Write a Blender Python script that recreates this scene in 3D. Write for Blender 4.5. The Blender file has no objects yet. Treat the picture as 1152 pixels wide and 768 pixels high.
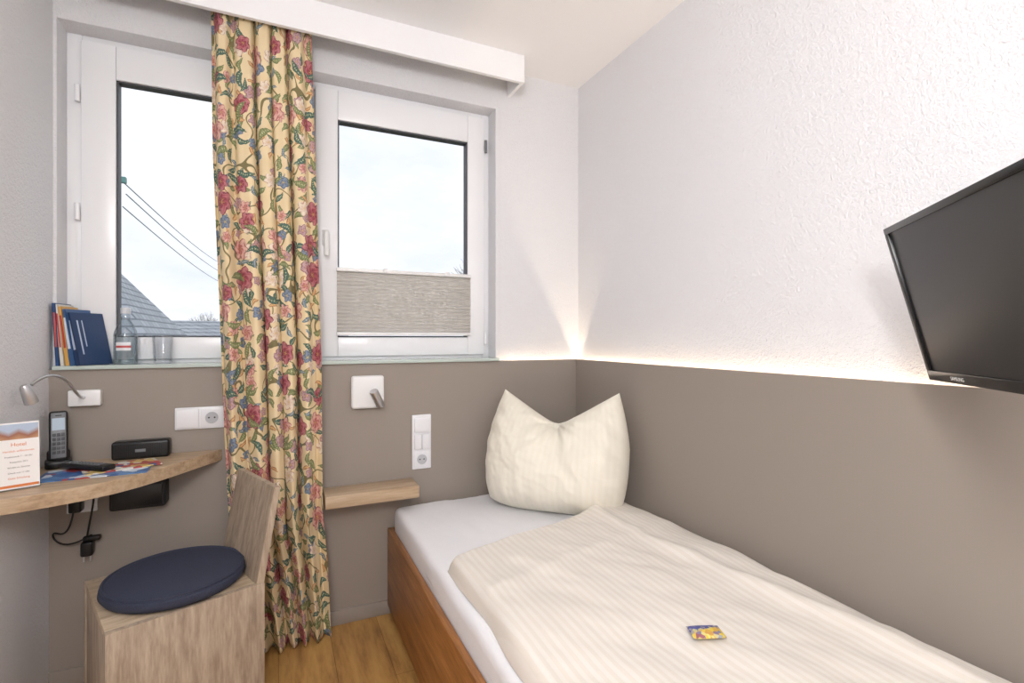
import bpy, bmesh, math, random
from mathutils import Vector, Matrix, noise
random.seed(7)
S=bpy.context.scene
S.view_settings.view_transform='Standard'
COL=S.collection
def lin(c):
    return tuple(((x/255)/12.92 if x/255<=0.04045 else ((x/255+0.055)/1.055)**2.4) for x in c)+(1,)
# ---------------- node helpers
def newmat(name,rgb=(200,200,200),rough=0.5,metal=0.0,**kw):
    m=bpy.data.materials.new(name); m.use_nodes=True
    b=m.node_tree.nodes['Principled BSDF']
    b.inputs['Base Color'].default_value=lin(rgb)
    b.inputs['Roughness'].default_value=rough
    b.inputs['Metallic'].default_value=metal
    for k,v in kw.items(): b.inputs[k].default_value=v
    return m
def setin(nt,sock,v):
    if v is None: return
    if isinstance(v,bpy.types.NodeSocket): nt.links.new(v,sock)
    else: sock.default_value=v
def MA(nt,op,a,b=None,c=None):
    n=nt.nodes.new('ShaderNodeMath'); n.operation=op
    setin(nt,n.inputs[0],a); setin(nt,n.inputs[1],b); setin(nt,n.inputs[2],c)
    return n.outputs[0]
def MIX(nt,f,a,b):
    n=nt.nodes.new('ShaderNodeMix'); n.data_type='RGBA'
    setin(nt,n.inputs[0],f); setin(nt,n.inputs[6],a); setin(nt,n.inputs[7],b)
    return n.outputs[2]
def VM(nt,op,a,b=None):
    n=nt.nodes.new('ShaderNodeVectorMath'); n.operation=op
    setin(nt,n.inputs[0],a); setin(nt,n.inputs[1],b)
    return n
def coord(nt,kind='Object',scale=(1,1,1),rot=(0,0,0)):
    t=nt.nodes.new('ShaderNodeTexCoord'); mp=nt.nodes.new('ShaderNodeMapping')
    mp.inputs['Scale'].default_value=scale; mp.inputs['Rotation'].default_value=rot
    nt.links.new(t.outputs[kind],mp.inputs[0]); return mp.outputs[0]
def NOISE(nt,vec,scale,detail=3,rough=.5):
    n=nt.nodes.new('ShaderNodeTexNoise'); nt.links.new(vec,n.inputs['Vector'])
    n.inputs['Scale'].default_value=scale; n.inputs['Detail'].default_value=detail; n.inputs['Roughness'].default_value=rough
    return n.outputs[0]
def RAMP(nt,f,stops):
    r=nt.nodes.new('ShaderNodeValToRGB'); e=r.color_ramp.elements
    while len(e)<len(stops): e.new(0.5)
    for i,(p,c) in enumerate(stops): e[i].position=p; e[i].color=lin(c)
    nt.links.new(f,r.inputs[0]); return r.outputs[0]
def BUMP(m,h,strength=.3,dist=.01):
    nt=m.node_tree; b=nt.nodes.new('ShaderNodeBump'); b.inputs['Strength'].default_value=strength; b.inputs['Distance'].default_value=dist
    nt.links.new(h,b.inputs['Height']); nt.links.new(b.outputs[0],nt.nodes['Principled BSDF'].inputs['Normal'])
def base(m,c): m.node_tree.links.new(c,m.node_tree.nodes['Principled BSDF'].inputs['Base Color'])
# ---------------- materials
def plaster(name,rgb,st=.35):
    m=newmat(name,rgb,.85); nt=m.node_tree; v=coord(nt)
    a=NOISE(nt,v,90,4,.6); b=NOISE(nt,v,260,2,.5)
    BUMP(m,MA(nt,'ADD',a,MA(nt,'MULTIPLY',b,.5)),st,.006); return m
mWall=plaster('wall_plaster_white',(236,236,239),.9)
mCeil=plaster('ceiling_plaster',(250,250,252),.1)
def wood(name,c1,c2,c3,scale,rough=.5,rot=(0,0,0),bump=.15):
    m=newmat(name,c1,rough); nt=m.node_tree; v=coord(nt,'Object',scale,rot)
    n1=NOISE(nt,v,1.0,6,.65); n2=NOISE(nt,v,3.5,4,.6)
    f=MA(nt,'ADD',MA(nt,'MULTIPLY',n1,.65),MA(nt,'MULTIPLY',n2,.35))
    base(m,RAMP(nt,f,[(.34,c1),(.5,c2),(.66,c3)])); BUMP(m,f,bump,.003); return m
mOakX=wood('sonoma_oak_x',(160,134,106),(190,164,134),(206,184,156),(3,40,40),.4,(0,0,0),.06)
mOakZ=wood('sonoma_oak_upright',(134,118,102),(172,154,134),(196,180,160),(38,38,5))
mOakEdge=wood('sonoma_oak_top',(146,128,108),(188,168,142),(206,188,166),(5,40,40))
mBedWood=wood('cherry_bed_wood',(118,74,36),(162,108,58),(188,134,82),(45,3,45),.4)
mTaupe=newmat('taupe_panel',(154,144,135),.55)
nt=mTaupe.node_tree; BUMP(mTaupe,NOISE(nt,coord(nt),400,2),.05,.001)
mWhiteP=newmat('white_plastic',(240,240,240),.3)
mPVC=newmat('window_pvc',(246,247,250),.25)
mGasket=newmat('gasket_dark',(70,72,78),.5)
mBlack=newmat('black_plastic',(18,18,20),.35)
mBlackM=newmat('black_matte',(28,28,30),.6)
mGrey=newmat('grey_plastic',(120,122,126),.4)
mSilver=newmat('brushed_silver',(200,200,202),.3,.9)
mSheet=newmat('white_sheet',(240,240,243),.8)
nt=mSheet.node_tree; BUMP(mSheet,NOISE(nt,coord(nt),9,4),.25,.02)
def fabric_stripe(name,c1,c2,axis,freq,kind='Object'):
    m=newmat(name,c1,.75); nt=m.node_tree; v=coord(nt,kind)
    s=nt.nodes.new('ShaderNodeSeparateXYZ'); nt.links.new(v,s.inputs[0])
    w=MA(nt,'SINE',MA(nt,'MULTIPLY',s.outputs[axis],freq*6.2832))
    f=MA(nt,'MULTIPLY_ADD',w,2.0,.5); n=nt.nodes.new('ShaderNodeClamp'); nt.links.new(f,n.inputs[0])
    base(m,MIX(nt,n.outputs[0],lin(c1),lin(c2)))
    w2=NOISE(nt,coord(nt,kind),700,2)
    BUMP(m,MA(nt,'ADD',MA(nt,'MULTIPLY',n.outputs[0],.5),MA(nt,'MULTIPLY',w2,.3)),.08,.002)
    b=nt.nodes['Principled BSDF']; b.inputs['Sheen Weight'].default_value=.15
    return m
mDuvet=fabric_stripe('striped_satin_duvet',(234,227,218),(228,220,209),0,46,'UV')
mPillow=fabric_stripe('satin_pillow_cotton',(243,237,222),(241,235,219),0,44,'UV')
mNavy=newmat('navy_fabric',(44,50,72),.8); nt=mNavy.node_tree
nn=NOISE(nt,coord(nt),420,3); base(mNavy,MIX(nt,nn,lin((24,28,44)),lin((68,75,98)))); BUMP(mNavy,nn,.4,.002)
# floor laminate
mFloor=newmat('oak_laminate_floor',(186,140,76),.4); nt=mFloor.node_tree
v=coord(nt,'Object',(1,1,1),(0,0,math.radians(90)))
br=nt.nodes.new('ShaderNodeTexBrick'); nt.links.new(v,br.inputs[0])
br.inputs['Scale'].default_value=1; br.inputs['Brick Width'].default_value=1.2; br.inputs['Row Height'].default_value=.19
br.inputs['Mortar Size'].default_value=.001; br.inputs['Color1'].default_value=lin((216,186,136)); br.inputs['Color2'].default_value=lin((206,174,122)); br.inputs['Mortar'].default_value=lin((150,116,70))
gv=coord(nt,'Object',(14,2.2,1)); g=NOISE(nt,gv,1.6,6,.65)
gr=RAMP(nt,g,[(.33,(160,122,76)),(.5,(222,192,144)),(.64,(240,216,172))])
mx=nt.nodes.new('ShaderNodeMix'); mx.data_type='RGBA'; mx.blend_type='MULTIPLY'; mx.inputs[0].default_value=.85
nt.links.new(br.outputs[0],mx.inputs[6]); nt.links.new(gr,mx.inputs[7]); base(mFloor,mx.outputs[2])
# glass
def thin_glass(name,tint=(1,1,1,1),gl=.06,fk=.5):
    m=bpy.data.materials.new(name); m.use_nodes=True; nt=m.node_tree; nt.nodes.clear()
    o=nt.nodes.new('ShaderNodeOutputMaterial'); t=nt.nodes.new('ShaderNodeBsdfTransparent'); t.inputs[0].default_value=tint
    g=nt.nodes.new('ShaderNodeBsdfGlossy'); g.inputs['Roughness'].default_value=.02
    lw=nt.nodes.new('ShaderNodeLayerWeight'); lw.inputs[0].default_value=.25
    f=MA(nt,'MULTIPLY_ADD',lw.outputs['Fresnel'],fk,gl)
    mx=nt.nodes.new('ShaderNodeMixShader'); nt.links.new(f,mx.inputs[0]); nt.links.new(t.outputs[0],mx.inputs[1]); nt.links.new(g.outputs[0],mx.inputs[2]); nt.links.new(mx.outputs[0],o.inputs[0])
    return m
mGlassW=thin_glass('window_glass',(.98,.99,1,1),.0,.06)
mGlass=thin_glass('clear_glass',(.86,.9,.92,1),.08)
def emis(name,rgb,st):
    m=newmat(name,rgb,.5); b=m.node_tree.nodes['Principled BSDF']; b.inputs['Emission Color'].default_value=lin(rgb); b.inputs['Emission Strength'].default_value=st; return m
# ---------------- mesh helpers
def link(o,parent=None):
    COL.objects.link(o)
    if parent: o.parent=parent
    return o
def empty(name,loc=(0,0,0),rot=(0,0,0)):
    e=bpy.data.objects.new(name,None); e.location=loc; e.rotation_euler=rot; e.empty_display_size=.05; COL.objects.link(e); return e
def boxes(name,lst,mat,bevel=0,parent=None,seg=2,loc=None,rot=None):
    bm=bmesh.new()
    for (x0,x1,y0,y1,z0,z1) in lst:
        r=bmesh.ops.create_cube(bm,size=1)
        for v in r['verts']:
            v.co=Vector(((x0+x1)/2+v.co.x*(x1-x0),(y0+y1)/2+v.co.y*(y1-y0),(z0+z1)/2+v.co.z*(z1-z0)))
    if bevel>0:
        bmesh.ops.bevel(bm,geom=bm.edges[:],offset=bevel,segments=seg,profile=.5,affect='EDGES')
    me=bpy.data.meshes.new(name); bm.to_mesh(me); bm.free(); me.materials.append(mat)
    o=bpy.data.objects.new(name,me)
    if loc: o.location=loc
    if rot: o.rotation_euler=rot
    if bevel>0:
        for p in me.polygons: p.use_smooth=True
        try: me.set_sharp_from_angle(angle=math.radians(40))
        except Exception: pass
    return link(o,parent)
def box(name,x0,x1,y0,y1,z0,z1,mat,bevel=0,parent=None,seg=2,**k): return boxes(name,[(x0,x1,y0,y1,z0,z1)],mat,bevel,parent,seg,**k)
def mesh(name,vs,fs,mat,parent=None,smooth=False,loc=None,rot=None):
    me=bpy.data.meshes.new(name); me.from_pydata([tuple(v) for v in vs],[],fs); me.materials.append(mat); me.update()
    if smooth:
        for p in me.polygons: p.use_smooth=True
    o=bpy.data.objects.new(name,me)
    if loc: o.location=loc
    if rot: o.rotation_euler=rot
    return link(o,parent)
def lathe(name,prof,mat,loc=(0,0,0),parent=None,seg=40,rot=None):
    vs=[];fs=[]
    n=len(prof)
    for r,z in prof:
        for k in range(seg):
            a=2*math.pi*k/seg; vs.append((r*math.cos(a),r*math.sin(a),z))
    for i in range(n-1):
        for k in range(seg):
            k2=(k+1)%seg; fs.append((i*seg+k,i*seg+k2,(i+1)*seg+k2,(i+1)*seg+k))
    if prof[0][0]>1e-4: fs.append(tuple(reversed(range(seg))))
    if prof[-1][0]>1e-4: fs.append(tuple((n-1)*seg+k for k in range(seg)))
    o=mesh(name,vs,fs,mat,parent,True,loc,rot)
    bm=bmesh.new(); bm.from_mesh(o.data); bmesh.ops.remove_doubles(bm,verts=bm.verts,dist=1e-6); bm.to_mesh(o.data); bm.free()
    try: o.data.set_sharp_from_angle(angle=math.radians(45))
    except Exception: pass
    return o
def tube(name,pts,r,mat,parent=None,cyc=False):
    cu=bpy.data.curves.new(name,'CURVE'); cu.dimensions='3D'; sp=cu.splines.new('NURBS'); sp.points.add(len(pts)-1)
    for i,p in enumerate(pts): sp.points[i].co=(p[0],p[1],p[2],1)
    sp.use_endpoint_u=True; sp.order_u=min(4,len(pts)); cu.bevel_depth=r; cu.bevel_resolution=3; cu.resolution_u=8; cu.use_fill_caps=True
    cu.materials.append(mat)
    return link(bpy.data.objects.new(name,cu),parent)
def text(name,s,size,mat,loc,rot,parent=None,ext=.0002,align='LEFT'):
    c=bpy.data.curves.new(name,'FONT'); c.body=s; c.size=size; c.extrude=ext; c.align_x=align; c.materials.append(mat)
    o=bpy.data.objects.new(name,c); o.location=loc; o.rotation_euler=rot; return link(o,parent)
# ---------------- room dims
XL,XR=-.71,1.43; YB=2.255; YF=-1.7; ZC=2.51
PX,PY=1.395,2.22   # wainscot faces
WZ=1.09
box('floor',XL-.1,XR+.1,YF-.1,YB+.2,-.1,0,mFloor)
box('ceiling',XL-.1,XR+.1,YF-.1,YB+.2,ZC,ZC+.1,mCeil)
box('wall_left',XL-.12,XL,YF-.1,YB+.2,0,ZC,mWall)
box('wall_right',XR,XR+.12,YF-.1,YB+.2,0,ZC,mWall)
box('wall_front',XL,XR,YF-.12,YF,0,ZC,mWall)
NX0,NX1,NZ0,NZ1=-.70,.959,1.09,2.315
boxes('wall_back',[(XL,XR,YB,YB+.2,0,NZ0),(XL,XR,YB,YB+.2,NZ1,ZC),(XL,NX0,YB,YB+.2,NZ0,NZ1),(NX1,XR,YB,YB+.2,NZ0,NZ1)],mWall)
# wainscot (painted panel cladding standing off the wall, LED channel behind)
boxes('trim_1',[(XL,1.41,PY,PY+.015,.06,WZ),(XL,NX1,PY+.015,YB,.9,WZ-.001),(NX1,1.41,PY+.015,YB,.9,1.03)],mTaupe,0)
boxes('trim_2',[(PX,PX+.015,YF,PY,.06,WZ),(PX+.015,XR,YF,PY+.015,.9,1.03)],mTaupe,0)
box('baseboard_back',XL,1.39,PY-.008,PY+.015,0,.06,mTaupe,.002)
box('baseboard_right',PX-.008,PX+.015,YF,PY-.01,0,.06,mTaupe,.002)
mSill=newmat('sill_glass_green',(196,208,202),.12); box('trim_3',NX0+.002,NX1-.002,2.205,2.345,WZ,WZ+.014,mSill,.002)
# pelmet
p=empty('curtain_pelmet')
boxes('fascia',[(XL,1.036,2.094,2.112,2.384,ZC),(1.02,1.036,2.112,YB,2.384,ZC)],mCeil,0,p)
box('rail',XL,1.0,2.135,2.165,2.46,2.49,mWhiteP,0,p)
# ---------------- window
win=empty('window_1')
y0,y1=2.345,2.41
fz0,fz1=WZ+.002,NZ1
boxes('fixed_frame',[(NX0,-.655,y0,y1,fz0,fz1),(.922,NX1,y0,y1,fz0,fz1),(-.655,.922,y0,y1,2.28,fz1),(-.655,.922,y0,y1,fz0,1.128),(.098,.15,y0+.01,y1,1.128,2.28)],mPVC,.003,win)
def sash(nm,x0,x1,z0,z1,sl,sr,sb,st):
    ys,ye=2.328,2.385
    boxes(nm+'_frame',[(x0,x0+sl,ys,ye,z0,z1),(x1-sr,x1,ys,ye,z0,z1),(x0+sl,x1-sr,ys,ye,z1-st,z1),(x0+sl,x1-sr,ys,ye,z0,z0+sb)],mPVC,.004,win)
    gx0,gx1,gz0,gz1=x0+sl,x1-sr,z0+sb,z1-st
    g=.006
    boxes(nm+'_gasket',[(gx0,gx0+g,ys+.008,ye-.01,gz0,gz1),(gx1-g,gx1,ys+.008,ye-.01,gz0,gz1),(gx0,gx1,ys+.008,ye-.01,gz1-g,gz1),(gx0,gx1,ys+.008,ye-.01,gz0,gz0+g)],mGasket,0,win)
    mesh(nm+'_glass',[(gx0,ys+.03,gz0),(gx1,ys+.03,gz0),(gx1,ys+.03,gz1),(gx0,ys+.03,gz1)],[(0,1,2,3)],mGlassW,win)
sash('left_sash',-.655,.112,1.118,2.29,.104,.09,.085,.125)
sash('right_sash',.145,.928,1.118,2.29,.092,.086,.085,.13)
# hinges
for z in (2.09,1.66,1.2):
    lathe('hinge_%d'%int(z*100),[(.0001,-.03),(.008,-.03),(.008,.03),(.0001,.03)],mPVC,(-.663,2.322,z),win,16)
lathe('hinge_r',[(.0001,-.03),(.007,-.03),(.007,.03),(.0001,.03)],mGrey,(.934,2.322,2.15),win,16)
lathe('hinge_r2',[(.0001,-.03),(.007,-.03),(.007,.03),(.0001,.03)],mPVC,(.934,2.322,1.2),win,16)
# handle
box('handle_plate',.172,.2,2.32,2.329,1.6,1.67,mWhiteP,.004,win)
box('handle_neck',.179,.193,2.29,2.322,1.64,1.656,mWhiteP,.004,win)
box('handle_grip',.176,.196,2.277,2.292,1.55,1.66,mWhiteP,.006,win)
# pleated blind (part of the sash)
mBlind=newmat('pleated_fabric',(230,225,219),.8); nt=mBlind.node_tree
tr=nt.nodes.new('ShaderNodeBsdfTranslucent'); tr.inputs[0].default_value=lin((222,217,212)); ms=nt.nodes.new('ShaderNodeMixShader'); ms.inputs[0].default_value=.4
nt.links.new(nt.nodes['Principled BSDF'].outputs[0],ms.inputs[1]); nt.links.new(tr.outputs[0],ms.inputs[2]); nt.links.new(ms.outputs[0],nt.nodes['Material Output'].inputs[0])
bl=empty('pleated_blind')
bx0,bx1=.232,.85; zt,zb=1.492,1.225; N=17
vs=[];fs=[]
for i in range(2*N+1):
    z=zt+(zb-zt)*i/(2*N); y=2.322-(.012 if i%2 else 0)
    vs+=[(bx0,y,z),(bx1,y,z)]
for i in range(2*N): fs.append((2*i,2*i+1,2*i+3,2*i+2))
mesh('pleats',vs,fs,mBlind,bl)
box('top_rail',bx0-.002,bx1+.002,2.304,2.326,zt,zt+.016,mWhiteP,.002,bl)
box('bottom_rail',bx0-.002,bx1+.002,2.304,2.326,zb-.014,zb,mWhiteP,.002,bl)
for x in (.43,.72): box('tab_%d'%int(x*100),x,x+.02,2.298,2.306,zt+.002,zt+.022,mWhiteP,.002,bl)
# ---------------- curtain with floral node pattern
mCur=newmat('floral_curtain_fabric',(228,196,132),.85); nt=mCur.node_tree
uvn=nt.nodes.new('ShaderNodeTexCoord'); UV=uvn.outputs['UV']
wn=nt.nodes.new('ShaderNodeTexNoise'); wn.inputs['Scale'].default_value=34; wn.inputs['Detail'].default_value=3; nt.links.new(UV,wn.inputs['Vector'])
def distort(vec,amt):
    s=VM(nt,'SUBTRACT',wn.outputs['Color'],(.5,.5,.5)); sc=nt.nodes.new('ShaderNodeVectorMath'); sc.operation='SCALE'
    nt.links.new(s.outputs[0],sc.inputs[0]); sc.inputs['Scale'].default_value=amt
    return VM(nt,'ADD',vec,sc.outputs[0]).outputs[0]
UVd=distort(UV,.022)
def cell(scale,off,rand,sq=(1,1,1)):
    a=VM(nt,'MULTIPLY',UVd,(scale*sq[0],scale*sq[1],0)); a=VM(nt,'ADD',a.outputs[0],(off,off*.37,0)).outputs[0]
    vo=nt.nodes.new('ShaderNodeTexVoronoi'); vo.voronoi_dimensions='2D'; vo.inputs['Scale'].default_value=1; vo.inputs['Randomness'].default_value=rand
    nt.links.new(a,vo.inputs['Vector'])
    d=VM(nt,'SUBTRACT',a,vo.outputs['Position']).outputs[0]
    s=nt.nodes.new('ShaderNodeSeparateXYZ'); nt.links.new(d,s.inputs[0])
    c=nt.nodes.new('ShaderNodeSeparateColor'); nt.links.new(vo.outputs['Color'],c.inputs[0])
    return s.outputs[0],s.outputs[1],c.outputs[0],c.outputs[1],c.outputs[2]
def flower(col,scale,off,rand,n,R,stopsA,stopsB,thr=0.0,split=.5,lob=.2):
    x,y,r1,r2,r3=cell(scale,off,rand)
    rr=MA(nt,'SQRT',MA(nt,'ADD',MA(nt,'MULTIPLY',x,x),MA(nt,'MULTIPLY',y,y)))
    ang=MA(nt,'ADD',MA(nt,'ARCTAN2',y,x),MA(nt,'MULTIPLY',r1,6.28))
    co=MA(nt,'ABSOLUTE',MA(nt,'COSINE',MA(nt,'MULTIPLY',ang,n*.5)))
    pr=MA(nt,'MULTIPLY',MA(nt,'MULTIPLY_ADD',co,lob*1.6,1-lob*1.3),MA(nt,'MULTIPLY_ADD',r2,R*.5,R*.7))
    q=MA(nt,'DIVIDE',rr,pr)
    sw=MA(nt,'MULTIPLY_ADD',MA(nt,'SINE',MA(nt,'ADD',MA(nt,'MULTIPLY',ang,n),MA(nt,'MULTIPLY',q,13))),.16,q)
    c=MIX(nt,MA(nt,'GREATER_THAN',r3,split),RAMP(nt,sw,stopsA),RAMP(nt,sw,stopsB))
    m=MA(nt,'LESS_THAN',q,1.0)
    if thr>0: m=MA(nt,'MULTIPLY',m,MA(nt,'GREATER_THAN',r1,thr))
    return MIX(nt,m,col,c)
def leaf(col,scale,off,rand,L,W,cA,cB,thr=0.0):
    x,y,r1,r2,r3=cell(scale,off,rand)
    a=MA(nt,'MULTIPLY',r1,6.28); ca=MA(nt,'COSINE',a); sa=MA(nt,'SINE',a)
    lx=MA(nt,'ADD',MA(nt,'MULTIPLY',x,ca),MA(nt,'MULTIPLY',y,sa))
    ly=MA(nt,'SUBTRACT',MA(nt,'MULTIPLY',y,ca),MA(nt,'MULTIPLY',x,sa))
    ly=MA(nt,'ADD',ly,MA(nt,'MULTIPLY',MA(nt,'MULTIPLY',lx,lx),.9))
    t=MA(nt,'DIVIDE',lx,L); wdt=MA(nt,'MULTIPLY',MA(nt,'SUBTRACT',1.0,MA(nt,'MULTIPLY',t,t)),W)
    aly=MA(nt,'ABSOLUTE',ly)
    m=MA(nt,'LESS_THAN',aly,wdt)
    if thr>0: m=MA(nt,'MULTIPLY',m,MA(nt,'GREATER_THAN',r2,thr))
    q=MA(nt,'DIVIDE',aly,MA(nt,'MAXIMUM',wdt,.001))
    st=MA(nt,'ADD',q,MA(nt,'MULTIPLY',MA(nt,'SINE',MA(nt,'MULTIPLY',MA(nt,'ADD',lx,aly),60)),.25))
    c=MIX(nt,MA(nt,'GREATER_THAN',r3,.45),RAMP(nt,st,cA),RAMP(nt,st,cB))
    return MIX(nt,m,col,c)
bg=MIX(nt,NOISE(nt,UV,14,2),lin((228,204,158)),lin((238,220,184)))
vn=nt.nodes.new('ShaderNodeTexNoise'); vn.inputs['Scale'].default_value=6.5; vn.inputs['Detail'].default_value=1; nt.links.new(UV,vn.inputs['Vector'])
vm=MA(nt,'LESS_THAN',MA(nt,'ABSOLUTE',MA(nt,'SUBTRACT',vn.outputs[0],.5)),.010)
col=MIX(nt,vm,bg,lin((130,120,84)))
G1=[(0,(196,198,160)),(.14,(64,92,84)),(.7,(96,124,110)),(1,(58,82,76))]
G2=[(0,(196,196,150)),(.14,(112,122,82)),(.7,(148,154,108)),(1,(86,94,62))]
B1=[(0,(214,216,200)),(.2,(92,112,130)),(.8,(132,150,160)),(1,(74,90,108))]
O1=[(0,(236,204,140)),(.3,(206,156,112)),(1,(166,116,90))]
col=leaf(col,15,3.3,.8,.46,.16,G1,G2,.05)
col=leaf(col,19,11.7,.8,.42,.14,B1,O1,.5)
PK=[(0,(214,180,120)),(.2,(176,96,100)),(.45,(208,144,138)),(.7,(230,190,172)),(1,(176,108,110))]
RD=[(0,(214,170,110)),(.2,(132,58,72)),(.5,(170,86,98)),(.75,(196,130,132)),(1,(128,62,76))]
BL=[(0,(236,212,130)),(.25,(86,102,130)),(.6,(140,154,172)),(1,(92,106,130))]
WH=[(0,(220,184,120)),(.3,(222,200,184)),(.8,(238,224,204)),(1,(192,152,132))]
LI=[(0,(226,196,130)),(.25,(166,120,132)),(.6,(204,172,170)),(1,(150,108,120))]
col=flower(col,12,5.5,.75,5,.28,BL,LI,.5)
col=flower(col,10.5,31.5,.75,6,.28,WH,PK,.6,.5)
col=flower(col,7.4,8.1,.75,6,.31,PK,RD,.42,.45,.16)
col=leaf(col,11,21.1,.8,.47,.14,G1,G2,.5)
base(mCur,col)
BUMP(mCur,NOISE(nt,UV,900,2),.1,.001)
def interp(z,tab):
    for (za,a),(zb_,b) in zip(tab,tab[1:]):
        if z>=zb_: 
            t=(za-z)/(za-zb_); return a+(b-a)*t
    return tab[-1][1]
LT=[(2.45,-.228),(1.9,-.222),(1.1,-.192),(.8,-.182),(.45,-.165),(.2,-.12),(0,-.085)]
RT=[(2.45,.118),(1.7,.14),(1.1,.156),(.7,.158),(.5,.160),(.3,.178),(0,.190)]
rows,cols=140,260; vs=[];fs=[]
for i in range(rows+1):
    z=2.455-(2.455-.008)*i/rows; l=interp(z,LT); r=interp(z,RT); k=i/rows
    amp=.022+.015*min(1,k*2.5); yc=2.152-.022*k
    for j in range(cols+1):
        s=j/cols
        ph=2*math.pi*5.6*s + .5*math.sin(3*k+s*4)+.9*math.sin(s*9+1.0)
        a2=amp*(.75+.25*math.sin(s*17+2*k))
        x=l+(r-l)*s + .012*math.cos(ph*1.0)*min(1,4*s*(1-s)+.1)*math.sin(1+k*2)
        y=yc+a2*math.sin(ph)+.003*math.sin(3*ph+4*k)+.010*noise.noise(Vector((s*5,k*6,3)))
        y=min(max(y,2.085),2.196)
        vs.append((x,y,z))
for i in range(rows):
    for j in range(cols):
        a=i*(cols+1)+j; fs.append((a,a+cols+1,a+cols+2,a+1))
cur=mesh('floral_curtain',vs,fs,mCur,None,True)
uvl=cur.data.uv_layers.new(name='UVMap')
mid=70*(cols+1); al=[0]
for j in range(cols): al.append(al[-1]+(Vector(vs[mid+j+1])-Vector(vs[mid+j])).length)
for lp in cur.data.loops:
    vi=lp.vertex_index; uvl.data[lp.index].uv=(al[vi%(cols+1)],vs[vi][2])
sol=cur.modifiers.new('s','SOLIDIFY'); sol.thickness=.0015
# ---------------- desk
def desk():
    pts=[(-.196,2.219),(-.235,2.155),(-.29,2.07),(-.345,1.985),(-.40,1.915),(-.45,1.866),(-.505,1.828),(-.565,1.80),(-.63,1.776),(-.709,1.755)]
    poly=pts+[(-.709,2.219)]
    n=len(poly); vs=[(x,y,.774) for x,y in poly]+[(x,y,.732) for x,y in poly]
    fs=[tuple(range(n)),tuple(reversed(range(n,2*n)))]+[(i,i+n,(i+1)%n+n,(i+1)%n) for i in range(n)]
    o=mesh('corner_desk',vs,fs,mOakX); 
    bm=bmesh.new(); bm.from_mesh(o.data); bmesh.ops.recalc_face_normals(bm,faces=bm.faces)
    bm.to_mesh(o.data); bm.free()
    bv=o.modifiers.new('b','BEVEL'); bv.width=.002; bv.segments=2; bv.limit_method='ANGLE'
desk()
box('wall_shelf',.166,.537,2.083,2.219,.53,.579,mOakX,.002)
# ---------------- cube chair
ch=empty('cube_chair',(-.3965,1.581,0),(0,0,math.radians(21.1)))
W_,D_=.384,.41
box('side_near',0,W_,0,.022,0,.45,mOakZ,.0015,ch)
box('side_far',0,W_-.02,D_-.022,D_,0,.45,mOakZ,.0015,ch)
box('front_panel',.004,.024,.022,D_-.022,0,.428,mOakZ,.0015,ch)
box('seat',.002,W_-.022,.022,D_-.022,.428,.45,mOakEdge,.0015,ch)
def bprism(nm,prof,ya,yb,mat):
    n=len(prof); vs=[(x,ya,z) for x,z in prof]+[(x,yb,z) for x,z in prof]
    fs=[tuple(range(n)),tuple(reversed(range(n,2*n)))]+[(i,i+n,(i+1)%n+n,(i+1)%n) for i in range(n)]
    o=mesh(nm,vs,fs,mat,ch); bm=bmesh.new(); bm.from_mesh(o.data); bmesh.ops.recalc_face_normals(bm,faces=bm.faces); bm.to_mesh(o.data); bm.free()
    bv=o.modifiers.new('b','BEVEL'); bv.width=.0015; bv.segments=2; bv.limit_method='ANGLE'
bprism('back_lower',[(W_-.021,0),(W_,0),(W_,.45),(W_-.021,.45)],.022,D_-.022,mOakZ)
bprism('backrest',[(W_-.022,.45),(W_,.45),(W_+.05,.732),(W_+.030,.735)],.004,D_-.075,mOakZ)
prof=[(.0001,0),(.16,0),(.178,.006),(.187,.02),(.185,.033),(.174,.041),(.163,.0425),(.12,.043),(.06,.041),(.0001,.040)]
cu_=lathe('round_seat_cushion',prof,mNavy,(-.282,1.820,.4505),None,64)
lathe('piping',[(.177,.036),(.182,.039),(.182,.043),(.177,.044),(.174,.041)],mNavy,(0,0,0),cu_,64)
# ---------------- bed
bed=empty('single_bed')
box('side_rail_left',.428,.452,.14,2.205,.045,.378,mBedWood,.004,bed)
box('side_rail_right',1.36,1.383,.14,2.205,.045,.378,mBedWood,.004,bed)
box('head_rail',.452,1.36,2.18,2.205,.045,.378,mBedWood,.004,bed)
box('foot_rail',.428,1.383,.115,.14,.045,.40,mBedWood,.004,bed)
boxes('feet',[(.45,.51,.2,.26,0,.05),(.45,.51,2.08,2.14,0,.05),(1.3,1.36,.2,.26,0,.05),(1.3,1.36,2.08,2.14,0,.05)],mBedWood,0,bed)
box('slat_base',.453,1.359,.141,2.179,.22,.25,mBedWood,0,bed)
def mattress():
    bm=bmesh.new(); r=bmesh.ops.create_cube(bm,size=1)
    X0,X1,Y0,Y1,Z0,Z1=.454,1.386,.145,2.2,.251,.472
    for v in r['verts']: v.co=Vector(((X0+X1)/2+v.co.x*(X1-X0),(Y0+Y1)/2+v.co.y*(Y1-Y0),(Z0+Z1)/2+v.co.z*(Z1-Z0)))
    bmesh.ops.bevel(bm,geom=bm.edges[:],offset=.035,segments=4,profile=.6,affect='EDGES')
    bmesh.ops.subdivide_edges(bm,edges=[e for e in bm.edges if e.calc_length()>.1],cuts=40,use_grid_fill=True)
    bmesh.ops.triangulate(bm,faces=[f for f in bm.faces if len(f.verts)>4])
    for v in bm.verts:
        if v.co.z>.4: v.co.z+=.005*noise.noise(v.co*7)+.003*noise.noise(Vector((v.co.x*25,v.co.y*8,0)))-.002
    me=bpy.data.meshes.new('mattress'); bm.to_mesh(me); bm.free(); me.materials.append(mSheet)
    for p in me.polygons: p.use_smooth=True
    link(bpy.data.objects.new('mattress',me),bed)
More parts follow.
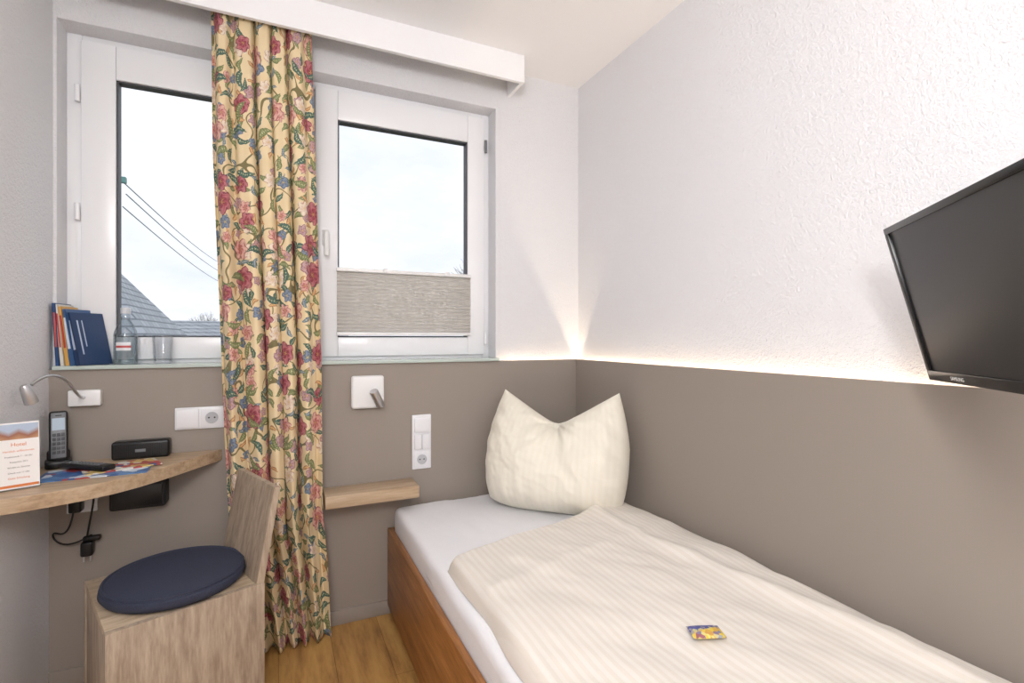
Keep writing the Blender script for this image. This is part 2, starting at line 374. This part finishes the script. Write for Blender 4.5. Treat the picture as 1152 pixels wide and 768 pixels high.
mattress()
def duvet():
    na,nb=120,200; vs=[];fs=[];uv=[]
    yf=.17
    def top(a,b):
        x=.474+a*.894; yb=1.508+.262*a+.010*math.sin(a*9); y=yf+b*(yb-yf)
        x+=.006*math.sin(y*6)+.004*math.sin(y*17)
        dl=a*.885; dr=(1-a)*.885; db=(1-b)*(yb-yf); df=b*(yb-yf)
        def e(d,w): 
            t=min(1,max(0,d/w)); return math.sqrt(max(0,1-(1-t)**2))
        h=.052*e(dl,.035)*e(db,.035)*e(df,.05)*(.35+.65*e(dr,.14))
        n=.010*noise.noise(Vector((x*4,y*3,1)))+.009*noise.noise(Vector((x*9+y*3,y*5,5)))+.003*noise.noise(Vector((x*22+y*6,y*14,2)))
        f2=.014*math.exp(-((x-1.18-.06*math.sin(y*3))/.03)**2)
        f3=.006*math.exp(-((y-1.25-.25*(x-.5))/.035)**2)
        z=.474+h+(n+f2+f3)*min(1,dl/.05)*min(1,db/.05)*min(1,dr/.05)
        if dr<.06: z-=.012*(1-dr/.06)
        return Vector((min(x,1.385),y,z))
    for i in range(nb+1):
        for j in range(na+1):
            p=top(j/na,i/nb); vs.append(p); uv.append((p.x,p.y))
    T=len(vs)
    for i in range(nb+1):
        for j in range(na+1):
            p=vs[i*(na+1)+j]; vs.append(Vector((p.x,p.y,.474 if p.z>.4745 else p.z-.002)))
            uv.append((p.x,p.y))
    for i in range(nb):
        for j in range(na):
            a=i*(na+1)+j; fs.append((a,a+1,a+na+2,a+na+1)); fs.append((T+a,T+a+na+1,T+a+na+2,T+a+1))
    for j in range(na):
        fs.append((j,T+j,T+j+1,j+1)); k=nb*(na+1)+j; fs.append((k,k+1,T+k+1,T+k))
    for i in range(nb):
        a=i*(na+1); fs.append((a,a+na+1,T+a+na+1,T+a)); c=a+na; fs.append((c,T+c,T+c+na+1,c+na+1))
    o=mesh('striped_duvet',vs,fs,mDuvet,None,True); ul=o.data.uv_layers.new(name='UVMap')
    for lp in o.data.loops: ul.data[lp.index].uv=uv[lp.vertex_index]
duvet()
def pillow():
    n=110; vs=[];fs=[];uv=[]
    Wd,H=.300,.248
    def pt(s,t,side):
        taper=1-.12*max(0,t)**1.3
        bulge=1+.05*(1-t*t)
        rb=1-.05*max(0,-t)**4
        x=s*Wd*taper*bulge*rb*.99
        k=1-abs(s)
        sm=math.sqrt((1-k)**2+.02)-math.sqrt(.02)
        top=H+.012-.145*(1-sm/(math.sqrt(1.02)-math.sqrt(.02)))
        bot=-H-.010+.035*abs(s)**4
        z=bot+(top-bot)*(t+1)/2
        e=(max(0,1-abs(s)**3)**.5)*(max(0,1-abs(t)**3)**.5)
        cre=1-.45*math.exp(-(s/.15)**2)*max(0,(t+.2)/1.2)
        th=(.172+.02*max(0,-t) if t<0 else .172-.065*t)*e*cre
        wr=.014*noise.noise(Vector((x*8,z*8,side*4)))+.010*noise.noise(Vector((x*22+z*8,z*14,side*7)))+.004*noise.noise(Vector((x*50+z*20,z*40,side*7)))
        rad=math.hypot(x,(z-.11)); an=math.atan2(z-.11,x)
        wr+=.014*math.sin(an*11+3*noise.noise(Vector((x*12,z*12,1))))*math.exp(-(rad/.12)**2)*min(1,rad/.03)
        wr+=.006*math.sin(x*95)*math.exp(-((t+1)/.25)**2)
        wr+=.008*math.sin((z)*70+x*20)*math.exp(-((abs(s)-1)/.2)**2)
        th+=wr*min(1,e*1.5)
        return Vector((x,-th if side else th*.6,z))
    for side in (1,0):
        for i in range(n+1):
            for j in range(n+1):
                s=math.sin((2*j/n-1)*math.pi/2); t=math.sin((2*i/n-1)*math.pi/2)
                vs.append(pt(s,t,side)); uv.append((s*.3,t*.23))
    T=(n+1)**2
    for i in range(n):
        for j in range(n):
            a=i*(n+1)+j; fs.append((a,a+1,a+n+2,a+n+1)); fs.append((T+a,T+a+n+1,T+a+n+2,T+a+1))
    o=mesh('bed_pillow',vs,fs,mPillow,None,True,(1.096,1.903,.714),(math.radians(-18),0,math.radians(-43)))
    ul=o.data.uv_layers.new(name='UVMap')
    for lp in o.data.loops: ul.data[lp.index].uv=uv[lp.vertex_index]
    bm=bmesh.new(); bm.from_mesh(o.data); bmesh.ops.remove_doubles(bm,verts=bm.verts,dist=1e-5); bm.to_mesh(o.data); bm.free()
pillow()
# candy sachet
mSach=newmat('sachet_foil',(200,150,40),.35); nt=mSach.node_tree
v=coord(nt,'Object',(1,1,1)); vo=nt.nodes.new('ShaderNodeTexVoronoi'); vo.inputs['Scale'].default_value=110; nt.links.new(v,vo.inputs[0])
cs=nt.nodes.new('ShaderNodeSeparateColor'); nt.links.new(vo.outputs['Color'],cs.inputs[0])
sep=nt.nodes.new('ShaderNodeSeparateXYZ'); nt.links.new(v,sep.inputs[0])
c1=RAMP(nt,cs.outputs[0],[(.0,(226,200,70)),(.4,(206,150,80)),(.55,(236,218,120)),(.8,(120,140,180)),(1,(160,90,90))])
c2=RAMP(nt,cs.outputs[1],[(.0,(62,66,140)),(.6,(86,92,164)),(1,(220,210,120))])
base(mSach,MIX(nt,MA(nt,'GREATER_THAN',MA(nt,'ADD',sep.outputs[1],MA(nt,'MULTIPLY',sep.outputs[0],-.3)),.001),c1,c2))
vs=[];fs=[];n=12
for sd in (1,-1):
    for i in range(n+1):
        for j in range(n+1):
            s=2*j/n-1;t=2*i/n-1; vs.append((s*.037,t*.024,sd*.007*(1-s**4)**.6*(1-t*t)**.5))
T=(n+1)**2
for i in range(n):
    for j in range(n):
        a=i*(n+1)+j; fs.append((a,a+1,a+n+2,a+n+1)); fs.append((T+a,T+a+n+1,T+a+n+2,T+a+1))
mesh('candy_sachet',vs,fs,mSach,None,True,(.875,.845,.537),(0,0,math.radians(-22)))
# ---------------- television
tv=empty('wall_television',(1.069,.431,1.276),(math.radians(14.6),0,math.radians(-132.4)))
mBez=newmat('tv_bezel_gloss',(16,16,18),.25); mScr=newmat('tv_screen',(36,36,39),.3)
w2,h2=.287,.1725
boxes('bezel',[(-w2,w2,-.002,.02,h2-.014,h2),(-w2,w2,-.002,.02,-h2,-h2+.022),(-w2,-w2+.014,-.002,.02,-h2+.022,h2-.014),(w2-.014,w2,-.002,.02,-h2+.022,h2-.014)],mBez,.0015,tv)
box('screen',-w2+.013,w2-.013,.003,.018,-h2+.021,h2-.013,mScr,0,tv)
box('back_shell',-w2+.004,w2-.004,.018,.03,-h2+.004,h2-.004,mBlack,.004,tv)
box('back_hump',-.16,.16,.03,.055,-.12,.1,mBlack,.01,tv)
text('logo','SAMSUNG',.0105,mWhiteP,(-w2+.095,-.0025,-h2+.007),(math.radians(90),0,0),tv)
box('mount_plate',-.06,.06,.055,.062,-.06,.06,mBlackM,.002,tv)
mb=empty('television_wall_bracket')
box('wall_plate',XR-.012,XR,.22,.34,1.16,1.4,mBlackM,.003,mb)
tube('arm',[(XR-.01,.28,1.28),(1.36,.30,1.28),(1.29,.33,1.28),(1.2,.36,1.27),(1.125,.378,1.265)],.014,mBlackM,mb)
# ---------------- sockets & switches
mSock=newmat('socket_white',(238,239,243),.25); mWell=newmat('socket_well',(190,192,197),.4)
def yface_socket(par,cx,cz,s=.07):
    box('plate_%d'%int(cz*1000),cx-s/2,cx+s/2,PY-.012,PY-.008,cz-s/2,cz+s/2,mSock,.001,par)
    lathe('rim_%d'%int(cz*1000),[(.0215,0),(.0215,.004),(.0195,.004),(.0195,.0005),(.0001,.0005)],mWell,(cx,PY-.0125,cz),par,32,(math.radians(90),0,0))
    for dx in (-.0095,.0095):
        lathe('hole_%d_%d'%(int(cz*1000),int(dx*1e4)),[(.0001,0),(.003,0),(.003,.0012),(.0001,.0012)],mBlack,(cx+dx,PY-.0128,cz),par,12,(math.radians(90),0,0))
def yface_switch(par,cx,cz,s=.07,split=False):
    if split:
        box('rocker_a%d'%int(cz*1000),cx-s/2,cx-.001,PY-.017,PY-.008,cz-s/2,cz+s/2,mSock,.002,par)
        box('rocker_b%d'%int(cz*1000),cx+.001,cx+s/2,PY-.017,PY-.008,cz-s/2,cz+s/2,mSock,.002,par)
    else: box('rocker%d'%int(cz*1000),cx-s/2,cx+s/2,PY-.017,PY-.008,cz-s/2,cz+s/2,mSock,.002,par)
a=empty('light_switch_and_socket'); box('frame',-.348,-.188,PY-.01,PY,.858,.94,mSock,.003,a)
yface_switch(a,-.307,.899); yface_socket(a,-.229,.899)
a=empty('vertical_switch_panel'); box('frame',.538,.624,PY-.01,PY,.615,.857,mSock,.003,a)
yface_switch(a,.581,.812,.066,False); yface_switch(a,.581,.737,.066,True); yface_socket(a,.581,.659,.066)
# reading lamp (bed)
rl=empty('bedside_reading_lamp')
box('base',.277,.413,PY-.03,PY,.90,1.04,mWhiteP,.012,rl,4)
lathe('spot_head',[(.0001,-.04),(.0165,-.04),(.018,-.037),(.018,.037),(.0165,.04),(.0001,.04)],mSilver,(.378,PY-.052,.945),rl,32,(math.radians(20),math.radians(-28),0))
lathe('joint',[(.0001,0),(.009,0),(.009,.03),(.0001,.03)],mSilver,(.372,PY-.028,.958),rl,20,(math.radians(90),0,0))
# flexible lamp (desk)
fl=empty('gooseneck_reading_lamp')
box('base',-.652,-.562,PY-.028,PY,.965,1.02,mWhiteP,.004,fl)
tube('gooseneck',[(-.607,PY-.028,.995),(-.607,2.14,1.0),(-.615,2.10,1.05),(-.635,2.06,1.085),(-.655,2.0,1.085),(-.668,1.965,1.06)],.0045,mSilver,fl)
lathe('head',[(.0001,.028),(.008,.028),(.012,.02),(.0165,-.012),(.0175,-.03),(.015,-.03),(.0001,-.022)],mSilver,(-.672,1.95,1.035),fl,28,(math.radians(20),math.radians(-12),0))
# ---------------- desk items
mCard=newmat('card_paper',(246,243,240),.6); mOr=newmat('orange_ink',(222,130,70),.6); mInk=newmat('grey_ink',(110,100,96),.6)
cd=empty('table_card_display',(-.662,1.868,.7745),(math.radians(-6),0,math.radians(24)))
box('acrylic_stand',-.045,.045,-.004,.06,0,.003,mGlass,0,cd)
box('card',-.043,.043,-.0012,.0012,.003,.187,mCard,0,cd)
mPic=newmat('card_photo',(150,120,90),.5); nt=mPic.node_tree; v=coord(nt,'Object'); sp=nt.nodes.new('ShaderNodeSeparateXYZ'); nt.links.new(v,sp.inputs[0])
hh=MA(nt,'ADD',sp.outputs[2],MA(nt,'MULTIPLY',MA(nt,'PINGPONG',sp.outputs[0],.02),.5))
cc=RAMP(nt,MA(nt,'MULTIPLY',MA(nt,'SUBTRACT',hh,.13),18),[(0,(120,120,100)),(.2,(196,150,110)),(.5,(160,104,80)),(.75,(180,196,216))])
base(mPic,cc)
box('photo_print',-.041,.041,-.0018,-.001,.14,.183,mPic,0,cd)
text('title','Hotel',.014,mOr,(0,-.0015,.121),(math.radians(90),0,0),cd,align='CENTER')
for i,(s_,sz) in enumerate([('Herzlich willkommen',.0075),('Fruehstueck 7 - 10 Uhr',.006),('Rezeption 24 h',.006),('WLAN im Zimmer',.006),('Check-out 11 Uhr',.006),('Gute Erholung',.0075)]):
    text('line_%d'%i,s_,sz,mOr if i in(0,5) else mInk,(0,-.0015,.105-.015*i),(math.radians(90),0,0),cd,align='CENTER')
box('footer_bar',-.041,.041,-.0018,-.001,.007,.014,mOr,0,cd)
# phone
ph=empty('cordless_phone',(-.658,2.135,.7745),(0,0,math.radians(18)))
box('base',-.034,.034,-.035,.035,0,.026,mBlack,.008,ph,3)
box('cradle',-.029,.029,.0,.03,.02,.055,mBlack,.008,ph,3)
hs=empty('handset',(0,-.003,.02),(math.radians(-14),0,0)); hs.parent=ph
box('body',-.024,.024,-.012,.012,0,.165,mBlack,.009,hs,4)
box('faceplate',-.019,.019,-.0135,-.011,.01,.158,mGrey,.001,hs)
box('display',-.016,.016,-.0145,-.013,.1,.14,emis('phone_display',(170,186,200),.15),0,hs)
boxes('keys',[(-.0155+.011*i,-.0065+.011*i,-.0152,-.013,.022+.0145*j,.032+.0145*j) for i in range(3) for j in range(5)],newmat('phone_keys',(60,62,66),.4),.001,hs)
box('earpiece',-.008,.008,-.0142,-.013,.147,.15,mBlack,0,hs)
# speaker
sp_=empty('small_speaker')
box('body',-.525,-.355,2.155,2.205,.7745,.838,mBlack,.01,sp_,4)
boxes('front_grille',[(-.517+.0053*i,-.5145+.0053*i,2.1535,2.156,.784,.828) for i in range(30)],mBlackM,0,sp_)
box('display',-.455,-.425,2.152,2.1555,.80,.810,mGrey,0,sp_)
# magazines
def magmat(nm,cols_,sc):
    m=newmat(nm,(200,200,200),.3); nt=m.node_tree; v=coord(nt,'Object'); vo=nt.nodes.new('ShaderNodeTexVoronoi'); vo.inputs['Scale'].default_value=sc; vo.distance='MANHATTAN'; nt.links.new(v,vo.inputs[0])
    c=nt.nodes.new('ShaderNodeSeparateColor'); nt.links.new(vo.outputs['Color'],c.inputs[0]); r=RAMP(nt,c.outputs[0],cols_)
    r.node.color_ramp.interpolation='CONSTANT'; base(m,r); return m
mg=empty('brochures')
m1=magmat('brochure_cover_blue',[(0,(60,100,160)),(.3,(214,224,236)),(.5,(180,70,70)),(.7,(90,134,186))],22)
m2=magmat('brochure_cover_red',[(0,(190,76,70)),(.35,(236,230,220)),(.6,(70,100,156)),(.85,(226,196,120))],34)
box('brochure_1',-.14,.14,-.075,.075,0,.003,m1,0,mg,loc=(-.52,2.0,.7745),rot=(0,0,math.radians(2)))
box('brochure_2',-.1,.1,-.06,.06,0,.003,m2,0,mg,loc=(-.468,2.04,.7778),rot=(0,0,math.radians(22)))
rm=empty('remote_control',(-.555,2.035,.7812),(0,0,math.radians(-38)))
box('body',-.09,.09,-.022,.022,0,.017,mBlack,.006,rm,3)
boxes('buttons',[(-.075+.014*i,-.067+.014*i,-.013+.0105*j,-.006+.0105*j,.0168,.0185) for i in range(10) for j in range(3)],mGrey,.0005,rm)
# under desk things
ad=empty('power_adapter_box'); box('body',-.53,-.365,PY-.07,PY,.60,.695,mBlackM,.01,ad,3)
box('lid',-.52,-.375,PY-.074,PY-.068,.61,.685,mBlack,.002,ad)
so=empty('wall_socket'); box('frame',-.66,-.575,PY-.012,PY,.595,.675,mSock,.003,so)
box('plug',-.645,-.61,PY-.05,PY-.01,.605,.645,mBlack,.006,so,3)
cb=empty('power_cables')
tube('cable_1',[(-.628,PY-.05,.62),(-.63,PY-.07,.57),(-.655,PY-.05,.53),(-.69,PY-.03,.55),(-.695,PY-.02,.52),(-.66,PY-.03,.49),(-.62,PY-.03,.50),(-.585,PY-.03,.52)],.003,mBlack,cb)
tube('cable_2',[(-.575,PY-.03,.72),(-.58,PY-.03,.6),(-.595,PY-.035,.55),(-.6,PY-.03,.50)],.003,mBlack,cb)
box('hanging_plug',-.615,-.58,PY-.045,PY-.015,.45,.5,mBlack,.007,cb,3)
boxes('plug_pins',[(-.609,-.605,PY-.032,PY-.028,.43,.452),(-.591,-.587,PY-.032,PY-.028,.43,.452)],mSilver,0,cb)
box('cable_knot',-.61,-.56,PY-.04,PY-.02,.5,.518,mBlack,.006,cb,3)
# ---------------- sill items
bk=empty('books')
mPage=newmat('book_pages',(235,228,212),.8)
def book(nm,x,h,th,d,colr,lean,rz,titlecol,y=2.262):
    e=empty(nm,(x,y,WZ+.0145),(0,math.radians(lean),math.radians(rz))); e.parent=bk
    m=newmat(nm+'_cover',colr,.35)
    boxes('covers',[(-th/2,-th/2+.0015,-d/2,d/2,0,h),(th/2-.0015,th/2,-d/2,d/2,0,h),(-th/2,th/2,-d/2,-d/2+.0015,0,h)],m,0,e)
    box('pages',-th/2+.0015,th/2-.0015,-d/2+.002,d/2-.003,.003,h-.003,mPage,0,e)
    mt=newmat(nm+'_title',titlecol,.4)
    boxes('title_print',[(th/2,th/2+.0004,-d*.34,-d*.30,h*.2,h*.85),(th/2,th/2+.0004,-d*.2,-d*.17,h*.35,h*.85),(-th*.25,th*.25,-d/2-.0004,-d/2,h*.3,h*.85)],mt,0,e)
book('book_blue_red',-.678,.215,.010,.10,(50,80,130),-3,-8,(200,90,80))
book('book_white',-.665,.212,.010,.10,(226,222,214),-5,-8,(190,70,60))
book('book_yellow',-.649,.205,.012,.10,(214,164,84),-7,-10,(180,60,50))
book('book_blue',-.622,.197,.018,.11,(58,92,138),-10,-22,(220,228,240),2.258)
book('book_navy',-.592,.188,.016,.12,(40,62,100),-14,-34,(190,202,222),2.250)
Z0=WZ+.0145
bt=empty('water_bottle',(-.508,2.27,Z0))
lathe('glass_body',[(.0001,0),(.034,0),(.0365,.004),(.0365,.10),(.035,.115),(.026,.14),(.0165,.158),(.0135,.17),(.0135,.186)],mGlass,(0,0,0),bt)
lathe('water',[(.0001,.004),(.033,.006),(.033,.1),(.031,.112),(.0001,.112)],thin_glass('water',(.93,.96,.97,1),.04),(0,0,0),bt)
def band(nm,r,z0,z1,m):
    seg=40; vs=[(r*math.cos(2*math.pi*k/seg),r*math.sin(2*math.pi*k/seg),z) for z in(z0,z1) for k in range(seg)]
    mesh(nm,vs,[(k,(k+1)%seg,seg+(k+1)%seg,seg+k) for k in range(26,34)],m,bt,True)
band('label',.0370,.05,.08,newmat('label_paper',(232,234,238),.5))
band('label_stripe',.0374,.060,.068,newmat('label_red',(190,80,80),.5))
lathe('cap',[(.0001,.206),(.0145,.206),(.0155,.203),(.0155,.184),(.0001,.184)],newmat('bottle_cap',(206,210,216),.3),(0,0,0),bt)
gl=lathe('drinking_glass',[(.0001,0),(.028,0),(.030,.004),(.0335,.105),(.0315,.105),(.028,.010),(.0001,.008)],thin_glass('tumbler_glass',(.95,.96,.97,1),.05,.4),(-.395,2.27,Z0))
# ---------------- outside
mRoof=newmat('slate_roof',(140,150,160),.7); nt=mRoof.node_tree; v=coord(nt,'Object')
br=nt.nodes.new('ShaderNodeTexBrick'); br.inputs['Scale'].default_value=1; br.inputs['Brick Width'].default_value=.35; br.inputs['Row Height'].default_value=.16; br.inputs['Mortar Size'].default_value=.02
br.inputs['Color1'].default_value=lin((150,156,164)); br.inputs['Color2'].default_value=lin((170,176,184)); br.inputs['Mortar'].default_value=lin((112,118,126))
sp=nt.nodes.new('ShaderNodeSeparateXYZ'); nt.links.new(v,sp.inputs[0]); cb2=nt.nodes.new('ShaderNodeCombineXYZ')
nt.links.new(MA(nt,'ADD',sp.outputs[0],sp.outputs[1]),cb2.inputs[0]); nt.links.new(sp.outputs[2],cb2.inputs[1]); nt.links.new(cb2.outputs[0],br.inputs[0]); base(mRoof,br.outputs[0])
mHouse=newmat('house_render',(206,200,190),.9)
def house(nm,x0,x1,y0_,y1_,ze,zr,hip,wallm=mHouse):
    e=empty(nm); box('walls',x0+.3,x1-.3,y0_+.3,y1_-.3,-5,ze,wallm,0,e); ym=(y0_+y1_)/2
    mesh('roof',[(x0,y0_,ze),(x1,y0_,ze),(x1,y1_,ze),(x0,y1_,ze),(x0+hip,ym,zr),(x1-hip,ym,zr)],[(0,1,5,4),(2,3,4,5),(1,2,5),(3,0,4),(3,2,1,0)],mRoof,e)
house('neighbour_house',-11,-2.35,12.5,18,1.1,3.6,1.9)
house('neighbour_house',-6,3.5,24,31,1.0,2.0,1.5)
box('ground_outside',-60,60,2.6,160,-5.2,-5,newmat('grass',(96,104,84),.9))
mBark=newmat('bark',(132,128,126),.9)  # bark colour lightened so the trees look hazy
def tree(nm,loc,H,seed):
    rnd=random.Random(seed); vs=[];fs=[]
    def seg(a,b,ra,rb):
        d=(b-a).normalized(); q=d.to_track_quat('Z','Y'); b0=len(vs)
        for P,r in((a,ra),(b,rb)):
            for k in range(5): vs.append(P+q@Vector((r*math.cos(k*1.2566),r*math.sin(k*1.2566),0)))
        for k in range(5): fs.append((b0+k,b0+(k+1)%5,b0+5+(k+1)%5,b0+5+k))
    def grow(p,d,l,r,n):
        q=p+d*l; seg(p,q,r,r*.7)
        if n==0: return
        for _ in range(3 if n>1 else 4):
            nd=(d+Vector((rnd.uniform(-1,1),rnd.uniform(-1,1),rnd.uniform(-.2,.8)))*.75).normalized(); grow(q,nd,l*rnd.uniform(.6,.8),r*.6,n-1)
    grow(Vector((0,0,0)),Vector((0,0,1)),H*.32,H*.014,6)
    mesh(nm,vs,fs,mBark,None,False,loc)
tree('bare_tree',(-4.0,42,-5),7.6,3); tree('bare_tree',(-6,46,-5),7.8,5); tree('bare_tree',(8.6,19.8,-5),9.4,9)
pl=empty('overhead_power_lines')
mWire=newmat('wire',(120,126,134),.6)
lathe('pole',[(.0001,-5),(.12,-5),(.1,4.6),(.0001,4.6)],mBark,(-2.98,11.2,0),pl,12)
box('crossarm',-3.2,-2.5,11.15,11.25,4.0,4.1,newmat('lamp_green',(96,140,136),.5),0,pl)
for k,(dx,dz) in enumerate([(0,0),(.05,-.22),(.0,-.45)]):
    A=Vector((-2.55+dx,11.2,4.02+dz)); B=Vector((-2.5+dx,34.5,5.35+dz*2.4)); pts=[]
    for i in range(9):
        t=i/8; q=A.lerp(B,t); q.z-=1.0*t*(1-t); pts.append(q)
    tube('wire_%d'%k,pts,.010,mWire,pl)
# ---------------- lights
def lamp(nm,typ,loc,rot,pw,colr=(1,1,1),parent=None,sx=.1,sy=None,shape='RECTANGLE'):
    l=bpy.data.lights.new(nm,typ); l.energy=pw; l.color=colr
    if typ=='AREA':
        l.shape=shape; l.size=sx
        if sy: l.size_y=sy
    else: l.shadow_soft_size=sx
    o=bpy.data.objects.new(nm,l); o.location=loc; o.rotation_euler=rot; return link(o,parent)
NEU=(1,.985,.972)
def fill_lamp(x,y,pw,drop):  # unseen pendant added behind the camera to brighten the room
    cl=empty('added_fill_lamp')
    lathe('fill_rose',[(.0001,ZC),(.06,ZC),(.06,ZC-.02),(.0001,ZC-.02)],mWhiteP,(x,y,0),cl)
    lathe('fill_stem',[(.0001,ZC-.02),(.006,ZC-.02),(.006,ZC-drop+.19),(.0001,ZC-drop+.19)],mSilver,(x,y,0),cl,12)
    lamp('fill_globe','POINT',(x,y,ZC-drop),(0,0,0),pw,NEU,cl,.2)
fill_lamp(-.25,-.5,68,.58)
WARM=(1,.78,.54)
ls=empty('led_strip')
lamp('led_right','AREA',(1.4262,.49,1.058),(math.pi,0,0),6.0,WARM,ls,.004,3.5)
lamp('led_back','AREA',(1.20,2.2512,1.058),(math.pi,0,0),.75,WARM,ls,.44,.004)
# ---------------- world
W=bpy.data.worlds.new('overcast_sky'); S.world=W; W.use_nodes=True; nt=W.node_tree; bgn=nt.nodes['Background']
v=coord(nt,'Generated',(1,1,2.5)); n=NOISE(nt,v,3.2,6,.6)
c=RAMP(nt,n,[(.3,(226,232,242)),(.5,(240,243,248)),(.66,(250,251,253))]); nt.links.new(c,bgn.inputs[0]); bgn.inputs[1].default_value=1.18
sun=bpy.data.lights.new('overcast_sun','SUN'); sun.energy=.5; sun.angle=.6; so_=bpy.data.objects.new('overcast_sun',sun); so_.rotation_euler=(math.radians(35),0,math.radians(40)); link(so_)
# ---------------- camera
cam=bpy.data.cameras.new('camera'); cam.sensor_width=36; cam.lens=36*566/1152; cam.shift_y=-4/1152; cam.clip_start=.02; cam.clip_end=500
co=bpy.data.objects.new('camera',cam); co.location=(0,0,1.2); co.rotation_euler=(math.radians(90),0,math.radians(-24.9)); link(co); S.camera=co
